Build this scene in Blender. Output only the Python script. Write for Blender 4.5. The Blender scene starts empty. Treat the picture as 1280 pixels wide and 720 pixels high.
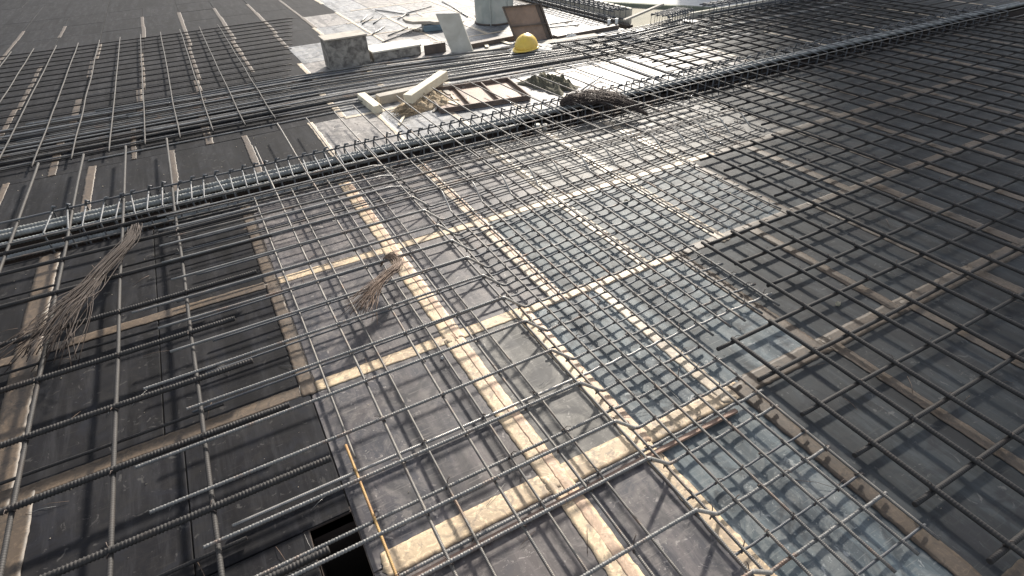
import bpy, bmesh, math, random
import numpy as np
from mathutils import Vector, Matrix, noise
rnd = random.Random(7)
sc = bpy.context.scene
COL = sc.collection
R = math.radians

# ------------------------------------------------------------------ camera
AX_R = Vector((0.87935881, -0.47444757, -0.04034339))
AX_U = Vector((0.30665543, 0.4994698, 0.81024216))
AX_F = Vector((0.36426712, 0.7248651, -0.58470509))
EYE = Vector((0, 0, 1.6))
cam = bpy.data.cameras.new('camera'); cam.lens = 36 * 720.33 / 1280; cam.sensor_width = 36
cam.clip_start = 0.05; cam.clip_end = 600
co = bpy.data.objects.new('camera', cam); COL.objects.link(co)
M = Matrix((AX_R, AX_U, -AX_F)).transposed().to_4x4(); M.translation = EYE
co.matrix_world = M; sc.camera = co

def in_view(x, y, z=0.0, m=220):
    d = Vector((x, y, z)) - EYE
    w = d.dot(AX_F)
    if w < 0.15: return False
    px = 640 + 720.33 * d.dot(AX_R) / w; py = 360 - 720.33 * d.dot(AX_U) / w
    return -m < px < 1280 + m and -m < py < 720 + m

# ------------------------------------------------------------------ light
SUN_AZ, SUN_EL = 41.1, 29.0
w = bpy.data.worlds.new("World"); sc.world = w; w.use_nodes = True
nt = w.node_tree; sky = nt.nodes.new('ShaderNodeTexSky'); sky.sky_type = 'NISHITA'; sky.sun_disc = False
sky.sun_elevation = R(SUN_EL); sky.sun_rotation = R(SUN_AZ); sky.dust_density = 2.5; sky.air_density = 1.0
hs_ = nt.nodes.new('ShaderNodeHueSaturation'); hs_.inputs['Saturation'].default_value = 0.45      # hazy, washed-out sky
nt.links.new(sky.outputs[0], hs_.inputs['Color']); nt.links.new(hs_.outputs[0], nt.nodes['Background'].inputs[0]); nt.nodes['Background'].inputs[1].default_value = 0.11
sl = bpy.data.lights.new('sun', 'SUN'); sl.energy = 4.2; sl.angle = R(3.4); sl.color = (1.0, 0.93, 0.83)
so = bpy.data.objects.new('sun', sl); COL.objects.link(so)
sd = Vector((math.sin(R(SUN_AZ)) * math.cos(R(SUN_EL)), math.cos(R(SUN_AZ)) * math.cos(R(SUN_EL)), math.sin(R(SUN_EL))))
so.rotation_euler = sd.to_track_quat('Z', 'Y').to_euler(); so.location = (6, 8, 12)
vs = sc.view_settings; vs.view_transform = 'Standard'; vs.look = 'None'; vs.gamma = 1; vs.exposure = 0.95
sc.render.engine = 'CYCLES'

# ------------------------------------------------------------------ materials
class NT:
    def __init__(s, name):
        s.m = bpy.data.materials.new(name); s.m.use_nodes = True
        s.t = s.m.node_tree; s.b = s.t.nodes['Principled BSDF']
    def n(s, typ, **kw):
        x = s.t.nodes.new(typ)
        for k, v in kw.items(): setattr(x, k, v)
        return x
    def l(s, a, b): s.t.links.new(a, b)
    def ramp(s, src, stops):
        r = s.n('ShaderNodeValToRGB'); e = r.color_ramp.elements
        while len(e) < len(stops): e.new(0.5)
        for q, (p, c) in zip(e, stops):
            q.position = p; q.color = (c, c, c, 1) if not isinstance(c, tuple) else (*c, 1)
        s.l(src, r.inputs[0]); return r.outputs[0]
    def noise(s, vec, scale, detail=6, rough=0.6, dist=0.0):
        x = s.n('ShaderNodeTexNoise'); x.inputs['Scale'].default_value = scale
        x.inputs['Detail'].default_value = detail; x.inputs['Roughness'].default_value = rough
        x.inputs['Distortion'].default_value = dist
        s.l(vec, x.inputs['Vector']); return x.outputs[0]
    def mix(s, f, a, b, typ='MIX'):
        x = s.n('ShaderNodeMix', data_type='RGBA', blend_type=typ)
        for sock, v in ((x.inputs[0], f), (x.inputs[6], a), (x.inputs[7], b)):
            if isinstance(v, (int, float)): sock.default_value = v
            elif isinstance(v, tuple): sock.default_value = (*v, 1)
            else: s.l(v, sock)
        return x.outputs[2]
    def bump(s, h, st=0.3, d=0.01):
        x = s.n('ShaderNodeBump'); x.inputs['Strength'].default_value = st; x.inputs['Distance'].default_value = d
        s.l(h, x.inputs['Height']); s.l(x.outputs[0], s.b.inputs['Normal'])

def world_vec(t, per_object=0.0):
    g = t.n('ShaderNodeNewGeometry').outputs['Position']
    if not per_object: return g
    oi = t.n('ShaderNodeObjectInfo')
    mu = t.n('ShaderNodeMath', operation='MULTIPLY'); mu.inputs[1].default_value = per_object
    t.l(oi.outputs['Random'], mu.inputs[0])
    ad = t.n('ShaderNodeVectorMath', operation='ADD'); t.l(g, ad.inputs[0]); t.l(mu.outputs[0], ad.inputs[1])
    return ad.outputs[0]

def plate_mat(name, c1, c2, dust, dust_amt=0.5, rough=0.50, spec=0.42):
    t = NT(name); v = world_vec(t, 40.0)
    oi = t.n('ShaderNodeObjectInfo').outputs['Random']
    big = t.noise(v, 2.2, 5, 0.62, 0.6)
    c = t.mix(t.ramp(big, [(0.42, 0.0), (0.56, 1.0)]), c1, c2)
    # long brushed streaks along the plate
    mp = t.n('ShaderNodeMapping'); mp.inputs['Scale'].default_value = (9, 1.1, 1); t.l(v, mp.inputs[0])
    st = t.noise(mp.outputs[0], 2.2, 7, 0.7, 0.4)
    c = t.mix(t.ramp(st, [(0.48, 0.0), (0.66, 0.7)]), c, tuple(min(1, 1.75 * q + .012) for q in c1))
    sp = t.noise(v, 11, 9, 0.72, 1.2)
    c = t.mix(t.ramp(sp, [(0.47, 0.0), (0.60, dust_amt)]), c, dust)
    fl = t.noise(v, 120, 3, 0.7)
    c = t.mix(t.ramp(fl, [(0.62, 0.0), (0.70, dust_amt)]), c, tuple(min(1, q * 1.5) for q in dust))
    c = t.mix(t.ramp(t.noise(v, 26, 5, 0.6, 1.0), [(0.63, 0.0), (0.66, 0.6)]), c, tuple(min(.6, q * 1.5 + .03) for q in dust))
    dk = t.noise(v, 4.5, 4, 0.6, 2.0)
    c = t.mix(t.ramp(dk, [(0.36, 0.6), (0.46, 0.0)]), c, (0.016, 0.017, 0.022))
    mq = t.n('ShaderNodeMapping'); mq.inputs['Scale'].default_value = (6.5, 0.5, 1); t.l(v, mq.inputs[0])
    bd_ = t.noise(mq.outputs[0], 1.3, 3, 0.5, 0.3)
    c = t.mix(t.ramp(bd_, [(0.36, 0.55), (0.46, 0.0)]), c, tuple(q * .35 for q in c2))
    sc2 = t.n('ShaderNodeMapping'); sc2.inputs['Scale'].default_value = (1, 14, 1); sc2.inputs['Rotation'].default_value = (0, 0, .5); t.l(v, sc2.inputs[0])
    c = t.mix(t.ramp(t.noise(sc2.outputs[0], 9, 3, 0.5, 0.2), [(0.63, 0.0), (0.67, 0.35)]), c, dust)
    br = t.n('ShaderNodeMapRange'); br.inputs[3].default_value = 0.88; br.inputs[4].default_value = 1.15; t.l(oi, br.inputs[0])
    c = t.mix(1.0, c, br.outputs[0], 'MULTIPLY')
    t.l(c, t.b.inputs['Base Color'])
    ro = t.n('ShaderNodeMapRange'); ro.inputs[3].default_value = rough - .08; ro.inputs[4].default_value = rough + .25
    t.l(sp, ro.inputs[0]); t.l(ro.outputs[0], t.b.inputs['Roughness'])
    t.b.inputs['Specular IOR Level'].default_value = spec
    hs = t.mix(0.5, sp, t.noise(v, 3.0, 2, 0.5)); t.bump(hs, 0.25, 0.004)
    return t.m

def solid_mat(name, c1, c2, scale=8, rough=0.7, metal=0.0, bump=0.2, dist=0.004, lo=0.35, hi=0.65, spec=0.5, detail=8):
    t = NT(name); v = world_vec(t, 11.0)
    n1 = t.noise(v, scale, detail, 0.65, 0.5)
    t.l(t.mix(t.ramp(n1, [(lo, 0.0), (hi, 1.0)]), c1, c2), t.b.inputs['Base Color'])
    t.b.inputs['Roughness'].default_value = rough; t.b.inputs['Metallic'].default_value = metal
    t.b.inputs['Specular IOR Level'].default_value = spec
    if bump: t.bump(t.noise(v, scale * 4, 6, 0.7), bump, dist)
    return t.m

def bar_mat(name, c1, c2, rust, rust_amt, pitch=0.0075, rough=0.5, metal=0.2):
    t = NT(name); v = world_vec(t, 5.0)
    n1 = t.noise(v, 14, 5, 0.6); c = t.mix(t.ramp(n1, [(0.4, 0.0), (0.62, 1.0)]), c1, c2)
    n2 = t.noise(v, 5, 6, 0.7, 0.8); c = t.mix(t.ramp(n2, [(0.55, 0.0), (0.68, rust_amt)]), c, rust)
    t.l(c, t.b.inputs['Base Color']); t.b.inputs['Roughness'].default_value = rough; t.b.inputs['Metallic'].default_value = metal
    uv = t.n('ShaderNodeUVMap').outputs[0]
    wv = t.n('ShaderNodeTexWave', wave_type='BANDS', bands_direction='X'); wv.inputs['Scale'].default_value = 0.314 / pitch
    t.l(uv, wv.inputs[0]); t.bump(wv.outputs['Fac'], 0.5, 0.0012)
    return t.m

def tape_mat(name, c1, c2, dirt):
    t = NT(name); v = world_vec(t)
    oi = t.n('ShaderNodeObjectInfo').outputs['Random']
    n1 = t.noise(v, 5, 6, 0.65, 1.0); c = t.mix(t.ramp(n1, [(0.38, 0.0), (0.62, 1.0)]), c1, c2)
    n2 = t.noise(v, 34, 8, 0.72, 1.6); c = t.mix(t.ramp(n2, [(0.50, 0.0), (0.60, 0.85)]), c, tuple(min(1, q * 1.4) for q in c1))
    n3 = t.noise(v, 13, 8, 0.75, 2.4); c = t.mix(t.ramp(n3, [(0.51, 0.0), (0.62, 0.75)]), c, dirt)
    br = t.n('ShaderNodeMapRange'); br.inputs[3].default_value = 0.85; br.inputs[4].default_value = 1.12; t.l(oi, br.inputs[0])
    c = t.mix(1.0, c, br.outputs[0], 'MULTIPLY'); t.l(c, t.b.inputs['Base Color'])
    t.b.inputs['Roughness'].default_value = 0.55
    hs = t.mix(0.6, n2, t.noise(v, 20, 3, 0.5, 5.0)); t.bump(hs, 0.45, 0.0016)
    return t.m

MT = {}
MT['p_brown'] = plate_mat('plate_brown', (0.078, 0.067, 0.066), (0.040, 0.040, 0.050), (0.21, 0.19, 0.175), 0.5)
MT['p_blue'] = plate_mat('plate_blue_grey', (0.098, 0.122, 0.132), (0.070, 0.085, 0.096), (0.27, 0.28, 0.27), 0.5, 0.56, 0.3)
MT['p_olive'] = plate_mat('plate_olive_grey', (0.120, 0.115, 0.105), (0.082, 0.079, 0.074), (0.26, 0.245, 0.22), 0.5, 0.54, 0.35)
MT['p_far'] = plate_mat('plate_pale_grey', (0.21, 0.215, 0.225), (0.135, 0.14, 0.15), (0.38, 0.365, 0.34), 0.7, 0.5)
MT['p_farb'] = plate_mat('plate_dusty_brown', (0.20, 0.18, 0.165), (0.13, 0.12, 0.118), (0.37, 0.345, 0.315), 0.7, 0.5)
MT['p_black'] = plate_mat('plate_black', (0.013, 0.013, 0.015), (0.009, 0.009, 0.011), (0.03, 0.028, 0.026), 0.3, 0.7, 0.16)  # black plate colour stands in for shade over the left side
MT['p_dark'] = plate_mat('plate_dark_blue', (0.030, 0.036, 0.040), (0.020, 0.023, 0.026), (0.06, 0.06, 0.058), 0.35, 0.6, 0.3)  # blue grey darkened in colour to deepen the shade at the right
MT['tape'] = tape_mat('tan_tape', (0.62, 0.48, 0.31), (0.45, 0.345, 0.235), (0.21, 0.17, 0.135))
MT['tape_pink'] = tape_mat('pink_tape', (0.60, 0.42, 0.29), (0.50, 0.35, 0.24), (0.30, 0.22, 0.16))
MT['tape_dirty'] = tape_mat('dirty_tape', (0.50, 0.42, 0.31), (0.38, 0.31, 0.23), (0.20, 0.17, 0.14))
MT['tape_dull'] = tape_mat('dull_tape', (0.10, 0.072, 0.048), (0.075, 0.055, 0.038), (0.035, 0.028, 0.022))  # tape colour darkened so the side strips look shaded
MT['bar'] = bar_mat('ribbed_steel', (0.145, 0.145, 0.142), (0.215, 0.21, 0.20), (0.22, 0.115, 0.06), 0.65)
MT['bar_thin'] = bar_mat('thin_steel', (0.11, 0.105, 0.10), (0.19, 0.175, 0.155), (0.22, 0.12, 0.065), 0.6, 0.005)
MT['bar_dark'] = bar_mat('dark_steel', (0.085, 0.09, 0.10), (0.13, 0.135, 0.14), (0.11, 0.07, 0.05), 0.3, 0.006)
MT['bar_bright'] = bar_mat('bright_steel', (0.27, 0.265, 0.255), (0.37, 0.36, 0.34), (0.3, 0.22, 0.15), 0.2, 0.006, 0.35, 0.5)
MT['bar_thick'] = bar_mat('thick_steel', (0.20, 0.212, 0.207), (0.31, 0.32, 0.31), (0.15, 0.12, 0.09), 0.35, 0.014, 0.55, 0.1)
MT['bar_flaked'] = bar_mat('flaked_steel', (0.50, 0.48, 0.44), (0.36, 0.34, 0.31), (0.25, 0.18, 0.12), 0.4, 0.006, 0.4, 0.35)  # pale colour paints the sun's shine on the cranked bars
MT['bar_yellow'] = bar_mat('yellow_rusty_steel', (0.42, 0.27, 0.10), (0.30, 0.17, 0.07), (0.15, 0.12, 0.10), 0.5, 0.006, 0.6, 0.1)
MT['bar_side'] = bar_mat('dull_old_steel', (0.028, 0.026, 0.025), (0.042, 0.038, 0.035), (0.035, 0.022, 0.015), 0.5, 0.009, 0.7, 0.1)  # steel colour darkened so the side mats look shaded
MT['lath'] = solid_mat('pink_lath', (0.40, 0.27, 0.20), (0.32, 0.21, 0.155), 12, 0.7)
MT['wire'] = solid_mat('black_wire', (0.055, 0.045, 0.042), (0.13, 0.10, 0.085), 20, 0.5, 0.5, 0)
MT['wire_rust'] = solid_mat('rusty_wire', (0.22, 0.155, 0.115), (0.12, 0.085, 0.065), 30, 0.6, 0.3, 0)
MT['wire_old'] = solid_mat('old_wire', (0.05, 0.034, 0.026), (0.028, 0.02, 0.017), 30, 0.7, 0.2, 0)  # darker wire colour for the left hank
MT['deck'] = solid_mat('deck_timber', (0.05, 0.042, 0.036), (0.09, 0.075, 0.06), 6, 0.8)
MT['pit'] = solid_mat('beam_side_ply', (0.075, 0.055, 0.045), (0.045, 0.035, 0.03), 6, 0.75)
MT['wood'] = solid_mat('pale_timber', (0.80, 0.73, 0.57), (0.66, 0.58, 0.43), 14, 0.75)
MT['wood_grey'] = solid_mat('weathered_timber', (0.46, 0.42, 0.36), (0.30, 0.27, 0.23), 10, 0.8)
MT['rustpanel'] = solid_mat('rusty_form_steel', (0.33, 0.235, 0.18), (0.22, 0.16, 0.125), 7, 0.62, 0.1)
MT['rustdark'] = solid_mat('dark_form_steel', (0.085, 0.070, 0.062), (0.14, 0.11, 0.09), 9, 0.6, 0.15)
MT['rustrim'] = solid_mat('rusty_rim_steel', (0.20, 0.15, 0.12), (0.12, 0.09, 0.075), 14, 0.7, 0.1)
MT['cement'] = solid_mat('cement_stained', (0.33, 0.31, 0.28), (0.13, 0.12, 0.11), 12, 0.85, 0, 0.5, 0.006, 0.42, 0.60)
MT['cement_pale'] = solid_mat('pale_cement', (0.60, 0.58, 0.52), (0.46, 0.44, 0.38), 5, 0.7)
MT['column'] = solid_mat('column_sheet', (0.33, 0.365, 0.35), (0.44, 0.47, 0.45), 6, 0.45, 0.15, 0.25, 0.006)
MT['helmet'] = solid_mat('yellow_plastic', (0.86, 0.60, 0.10), (0.74, 0.50, 0.10), 9, 0.42, 0, 0.1)
MT['strap'] = solid_mat('dark_strap', (0.03, 0.03, 0.035), (0.05, 0.05, 0.05), 10, 0.7)
MT['sack'] = solid_mat('torn_sack', (0.52, 0.42, 0.28), (0.30, 0.22, 0.14), 30, 0.9, 0, 0.8, 0.01)
MT['rag'] = solid_mat('muddy_rag', (0.19, 0.175, 0.12), (0.075, 0.068, 0.048), 22, 0.9, 0, 0.8, 0.01)
MT['paper'] = solid_mat('white_paper', (0.74, 0.73, 0.70), (0.60, 0.58, 0.54), 9, 0.8, 0, 0.5, 0.01)
MT['white'] = solid_mat('white_plastic', (0.80, 0.80, 0.77), (0.68, 0.68, 0.65), 9, 0.5)
MT['bluetin'] = solid_mat('blue_tin', (0.16, 0.24, 0.29), (0.10, 0.14, 0.17), 9, 0.5)
MT['grit'] = solid_mat('grit', (0.55, 0.48, 0.36), (0.22, 0.19, 0.16), 90, 0.9, 0, 0)
MT['pebble'] = solid_mat('pale_stone', (0.55, 0.50, 0.36), (0.40, 0.36, 0.26), 40, 0.85)
MT['ground'] = solid_mat('site_ground', (0.36, 0.33, 0.26), (0.26, 0.25, 0.20), 0.5, 0.95, 0, 0.3, 0.05)
MT['road'] = solid_mat('concrete_road', (0.74, 0.73, 0.70), (0.66, 0.65, 0.62), 0.8, 0.9)
MT['kerb'] = solid_mat('dark_kerb', (0.15, 0.17, 0.13), (0.22, 0.23, 0.18), 2, 0.9)
MT['board_pale'] = solid_mat('pale_edge_board', (0.70, 0.66, 0.56), (0.58, 0.53, 0.43), 6, 0.75)
MT['wall'] = solid_mat('bare_concrete_wall', (0.38, 0.36, 0.33), (0.30, 0.285, 0.26), 1.2, 0.9)
MT['glass'] = solid_mat('dark_glass', (0.03, 0.035, 0.04), (0.04, 0.045, 0.05), 1, 0.1, 0, 0)

# ------------------------------------------------------------------ mesh helpers
class MB:
    def __init__(s): s.v = []; s.f = []; s.uv = []; s.smooth = []
    def box(s, x0, x1, y0, y1, z0, z1, mat=None, bev=0.0):
        """box, optional transform; bev cuts the vertical and top edges a little"""
        bm = bmesh.new(); bmesh.ops.create_cube(bm, size=1)
        for q in bm.verts:
            q.co = Vector((x0 + (q.co.x + .5) * (x1 - x0), y0 + (q.co.y + .5) * (y1 - y0), z0 + (q.co.z + .5) * (z1 - z0)))
        if bev: bmesh.ops.bevel(bm, geom=list(bm.edges), offset=bev, segments=1, affect='EDGES')
        s.addbm(bm, mat); bm.free()
    def addbm(s, bm, mat=None, smooth=False):
        o = len(s.v); bm.verts.index_update()
        for q in bm.verts: s.v.append(tuple(mat @ q.co) if mat else tuple(q.co))
        for f in bm.faces:
            s.f.append([q.index + o for q in f.verts]); s.uv += [(0, 0)] * len(f.verts); s.smooth.append(smooth)
    def tube(s, pts, r, sides=6, cap=True, rib=None):
        """pts: list of 3D points; r radius or list; UV u = metres along"""
        P = np.array(pts, float); n = len(P)
        T = np.gradient(P, axis=0) if n > 2 else np.repeat((P[1] - P[0])[None], 2, 0)
        T /= np.maximum(np.linalg.norm(T, axis=1, keepdims=True), 1e-9)
        up = np.array([0, 0, 1.0]) if abs(T[0][2]) < 0.9 else np.array([1.0, 0, 0])
        rr = np.full(n, r) if np.isscalar(r) else np.array(r)
        L = np.concatenate([[0], np.cumsum(np.linalg.norm(np.diff(P, axis=0), axis=1))])
        A = np.cross(up[None], T)
        bad = np.linalg.norm(A, axis=1) < 0.1
        if bad.any(): A[bad] = np.cross(np.array([1.0, 0.3, 0])[None], T[bad])
        A /= np.linalg.norm(A, axis=1, keepdims=True)
        for i in range(1, n):
            if (A[i] * A[i - 1]).sum() < 0: A[i] = -A[i]
        B = np.cross(T, A)
        a = np.arange(sides) * 2 * np.pi / sides
        V = P[:, None, :] + rr[:, None, None] * (np.cos(a)[None, :, None] * A[:, None, :] + np.sin(a)[None, :, None] * B[:, None, :])
        o = len(s.v); s.v += [tuple(q) for q in V.reshape(-1, 3)]
        for i in range(n - 1):
            for k in range(sides):
                k2 = (k + 1) % sides
                s.f.append([o + i * sides + k, o + i * sides + k2, o + (i + 1) * sides + k2, o + (i + 1) * sides + k])
                s.uv += [(L[i], k / sides), (L[i], (k + 1) / sides), (L[i + 1], (k + 1) / sides), (L[i + 1], k / sides)]
                s.smooth.append(rib is None)
        if cap:
            s.f.append([o + k for k in range(sides)][::-1]); s.uv += [(0, 0)] * sides; s.smooth.append(False)
            s.f.append([o + (n - 1) * sides + k for k in range(sides)]); s.uv += [(0, 0)] * sides; s.smooth.append(False)
    def mesh(s, name, mat):
        me = bpy.data.meshes.new(name); me.from_pydata(s.v, [], s.f)
        u = me.uv_layers.new(name='UVMap'); u.data.foreach_set('uv', np.array(s.uv, dtype=np.float32).ravel())
        me.polygons.foreach_set('use_smooth', s.smooth); me.materials.append(MT[mat] if isinstance(mat, str) else mat); me.update()
        return me
    def build(s, name, mat, parent=None, loc=None):
        o = bpy.data.objects.new(name, s.mesh(name, mat)); COL.objects.link(o)
        if loc is not None: o.location = loc
        if parent is not None: o.parent = parent
        return o

def tag(o, label=None, cat=None, group=None, kind=None):
    if label: o['label'] = label
    if cat: o['category'] = cat
    if group: o['group'] = group
    if kind: o['kind'] = kind
    return o
def thing(name, label, cat, loc=(0, 0, 0), group=None, rot=None):
    o = bpy.data.objects.new(name, None); COL.objects.link(o); o.location = loc; o.empty_display_size = 0.1
    if rot: o.rotation_euler = rot
    return tag(o, label, cat, group)
ORD = ['', 'first', 'second', 'third', 'fourth', 'fifth', 'sixth', 'seventh', 'eighth', 'ninth', 'tenth', 'eleventh', 'twelfth',
       'thirteenth', 'fourteenth', 'fifteenth', 'sixteenth', 'seventeenth', 'eighteenth', 'nineteenth', 'twentieth'] + ['%dth' % i for i in range(21, 60)]

def line(a, b, step):
    a = Vector(a); b = Vector(b); n = max(2, int((b - a).length / step) + 1)
    return [a.lerp(b, i / (n - 1)) for i in range(n)]
def wob(pts, amp, seed, sc_=1.3, az=None):
    out = []
    for p in pts:
        q = Vector((p[0] * sc_ + seed * 3.17, p[1] * sc_ - seed * 1.7, seed * .9))
        d = noise.noise_vector(q)
        out.append((p[0] + d.x * amp, p[1] + d.y * amp, p[2] + d.z * (amp if az is None else az)))
    return out

# ------------------------------------------------------------------ trench, pocket, deck boards
TY0, TY1 = 3.60, 3.955        # beam trench across the deck
PX0, PX1, PY0, PY1 = -0.13, 0.0, 0.62, 1.20   # pocket at the lower left
EX = 4.72                      # slab edge, far part
EY = 5.95                      # slab edge, right part
d = MB()
for (x0, x1, y0, y1) in ((-5, 12, -1.5, PY0), (-5, PX0, PY0, PY1), (PX1, 12, PY0, PY1), (-5, 12, PY1, TY0), (-5, 12, TY1, EY), (-5, EX, EY, 20)):
    d.box(x0, x1, y0, y1, -0.055, -0.012)
tag(d.build('deck', 'deck'), kind='structure')
def pit(name, x0, x1, y0, y1, dep, label, cat):
    t = thing(name, label, cat, ((x0 + x1) / 2, (y0 + y1) / 2, -dep))
    o = Vector(t.location)
    def pb(nm, a): m = MB(); m.box(*a); m.build(nm, 'pit', t, -o)
    pb('side_board', (x0 - .02, x0, y0, y1, -dep, -.004)); pb('side_board', (x1, x1 + .02, y0, y1, -dep, -.004))
    pb('side_board', (x0 - .02, x1 + .02, y0 - .02, y0, -dep, -.004)); pb('side_board', (x0 - .02, x1 + .02, y1, y1 + .02, -dep, -.004))
    pb('bottom_board', (x0 - .02, x1 + .02, y0 - .02, y1 + .02, -dep - .02, -dep))
pit('beam_formwork', -4.9, 11.9, TY0, TY1, 0.42, 'deep dark beam trench running across the deck under the rebar cage', 'formwork')
pit('pocket_formwork', PX0, PX1, PY0, PY1, 0.45, 'dark open pocket in the deck at the end of the nearest cross tape', 'formwork')

# ------------------------------------------------------------------ shuttering plates
def row_edges(lo, hi, known, pitch):
    """joints at the known x, the rest at a regular pitch beyond them"""
    xs = sorted(known); 
    while xs[0] > lo: xs.insert(0, xs[0] - pitch)
    while xs[-1] < hi: xs.append(xs[-1] + pitch)
    return xs
ROWS = [  # y0, y1, joints, place name
    (-0.80, 0.08, row_edges(-2.6, 5.5, [0.30, 0.80, 1.3], 0.50)),
    (0.08, 0.97, row_edges(-2.6, 6, [-0.45, 0.0, 0.615, 0.945, 1.42], 0.50)),
    (0.97, 1.80, row_edges(-2.6, 7, [-0.45, 0.0, 0.615, 0.945, 1.345, 1.85], 0.50)),
    (1.80, 2.64, row_edges(-3.1, 8, [0.0, 0.615, 1.14, 1.655, 2.15], 0.51)),
    (2.64, TY0, row_edges(-3.1, 8, [0.0, 0.615, 1.14, 1.655, 2.15], 0.51)),
    (TY1, 4.86, row_edges(-3.8, 9, [0.68, 1.21, 1.74, 2.28, 2.74], 0.52)),
    (4.86, 5.95, row_edges(-4.2, 10, [0.95, 1.50, 2.05, 2.55, 3.10], 0.52)),
    (5.95, 6.85, row_edges(-4.5, EX - .3, [1.0, 1.55, 2.10, 2.65, 3.33, 3.85], 0.52)),
    (6.85, 7.75, row_edges(-4.5, EX - .3, [1.55, 2.10, 2.65, 3.28, 3.85], 0.52)),
    (7.75, 8.65, row_edges(-4.5, EX - .3, [1.55, 2.10, 2.60, 3.05, 3.55, 4.1], 0.52)),
    (8.65, 9.55, row_edges(-4.5, EX - .3, [2.10, 2.60, 3.05, 3.58, 4.1], 0.52)),
    (9.55, 10.45, row_edges(-4.5, EX - .3, [2.10, 2.60, 3.05, 3.58, 4.1], 0.52)),
    (10.45, 11.35, row_edges(-4.5, EX - .3, [2.10, 2.60, 3.05, 3.58, 4.1], 0.52)),
    (11.35, 12.25, row_edges(-4.5, EX - .3, [2.10, 2.60, 3.05, 3.58, 4.1], 0.52)),
    (12.25, 14.05, row_edges(-4.5, EX - .3, [2.10, 2.60, 3.05, 3.58, 4.1], 1.04)),
    (14.05, 17.0, row_edges(-5, EX - .3, [2.10, 2.60, 3.05, 3.58, 4.1], 1.5)),
]
def where_row(ri):
    near = ['fifth', 'fourth', 'third', 'second', 'first']
    return ('%s row before the beam trench' % near[ri]) if ri < 5 else ('%s row beyond the beam trench' % ORD[ri - 4])
TONE = {'p_brown': 'brown black', 'p_blue': 'blue grey', 'p_olive': 'olive grey', 'p_far': 'pale grey', 'p_farb': 'dusty brown', 'p_black': 'black', 'p_dark': 'dark slate'}  # the side plates are coloured dark in place of shade
def tone_for(cx, cy, ri):
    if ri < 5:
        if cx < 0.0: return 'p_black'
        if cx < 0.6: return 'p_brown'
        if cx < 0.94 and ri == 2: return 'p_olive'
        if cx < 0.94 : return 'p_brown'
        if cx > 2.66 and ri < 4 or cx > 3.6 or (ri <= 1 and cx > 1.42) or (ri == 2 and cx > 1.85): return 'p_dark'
        if ri == 4: return 'p_brown' if cx < 1.6 else ('p_blue' if rnd.random() < .5 else 'p_olive')
        if cx < 1.14: return 'p_brown' if ri == 3 else 'p_blue'
        return 'p_blue' if rnd.random() < .8 else 'p_olive'
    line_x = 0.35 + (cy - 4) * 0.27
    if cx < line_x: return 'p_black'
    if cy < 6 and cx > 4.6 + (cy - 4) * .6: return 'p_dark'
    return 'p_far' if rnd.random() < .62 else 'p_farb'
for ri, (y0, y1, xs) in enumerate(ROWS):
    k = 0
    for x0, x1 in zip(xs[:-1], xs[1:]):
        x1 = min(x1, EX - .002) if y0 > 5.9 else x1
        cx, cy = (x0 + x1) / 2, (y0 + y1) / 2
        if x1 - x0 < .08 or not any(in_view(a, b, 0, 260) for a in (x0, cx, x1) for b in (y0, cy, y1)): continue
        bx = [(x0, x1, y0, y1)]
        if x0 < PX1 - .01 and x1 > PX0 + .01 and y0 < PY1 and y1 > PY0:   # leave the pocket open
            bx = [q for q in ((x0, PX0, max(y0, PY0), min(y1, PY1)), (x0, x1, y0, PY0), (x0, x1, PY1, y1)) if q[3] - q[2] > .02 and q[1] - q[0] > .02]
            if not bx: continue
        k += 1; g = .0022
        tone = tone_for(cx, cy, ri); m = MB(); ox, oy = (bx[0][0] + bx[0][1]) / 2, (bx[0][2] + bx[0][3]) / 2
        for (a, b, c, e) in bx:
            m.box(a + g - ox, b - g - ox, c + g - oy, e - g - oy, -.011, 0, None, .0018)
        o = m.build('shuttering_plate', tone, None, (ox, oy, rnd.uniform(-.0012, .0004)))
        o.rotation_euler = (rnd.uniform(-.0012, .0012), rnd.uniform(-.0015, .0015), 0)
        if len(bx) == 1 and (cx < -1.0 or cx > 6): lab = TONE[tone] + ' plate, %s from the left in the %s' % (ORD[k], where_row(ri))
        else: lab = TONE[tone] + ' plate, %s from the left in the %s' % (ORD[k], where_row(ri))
        tag(o, lab, 'formwork plate', 'shuttering plates tiling the deck')

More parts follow.
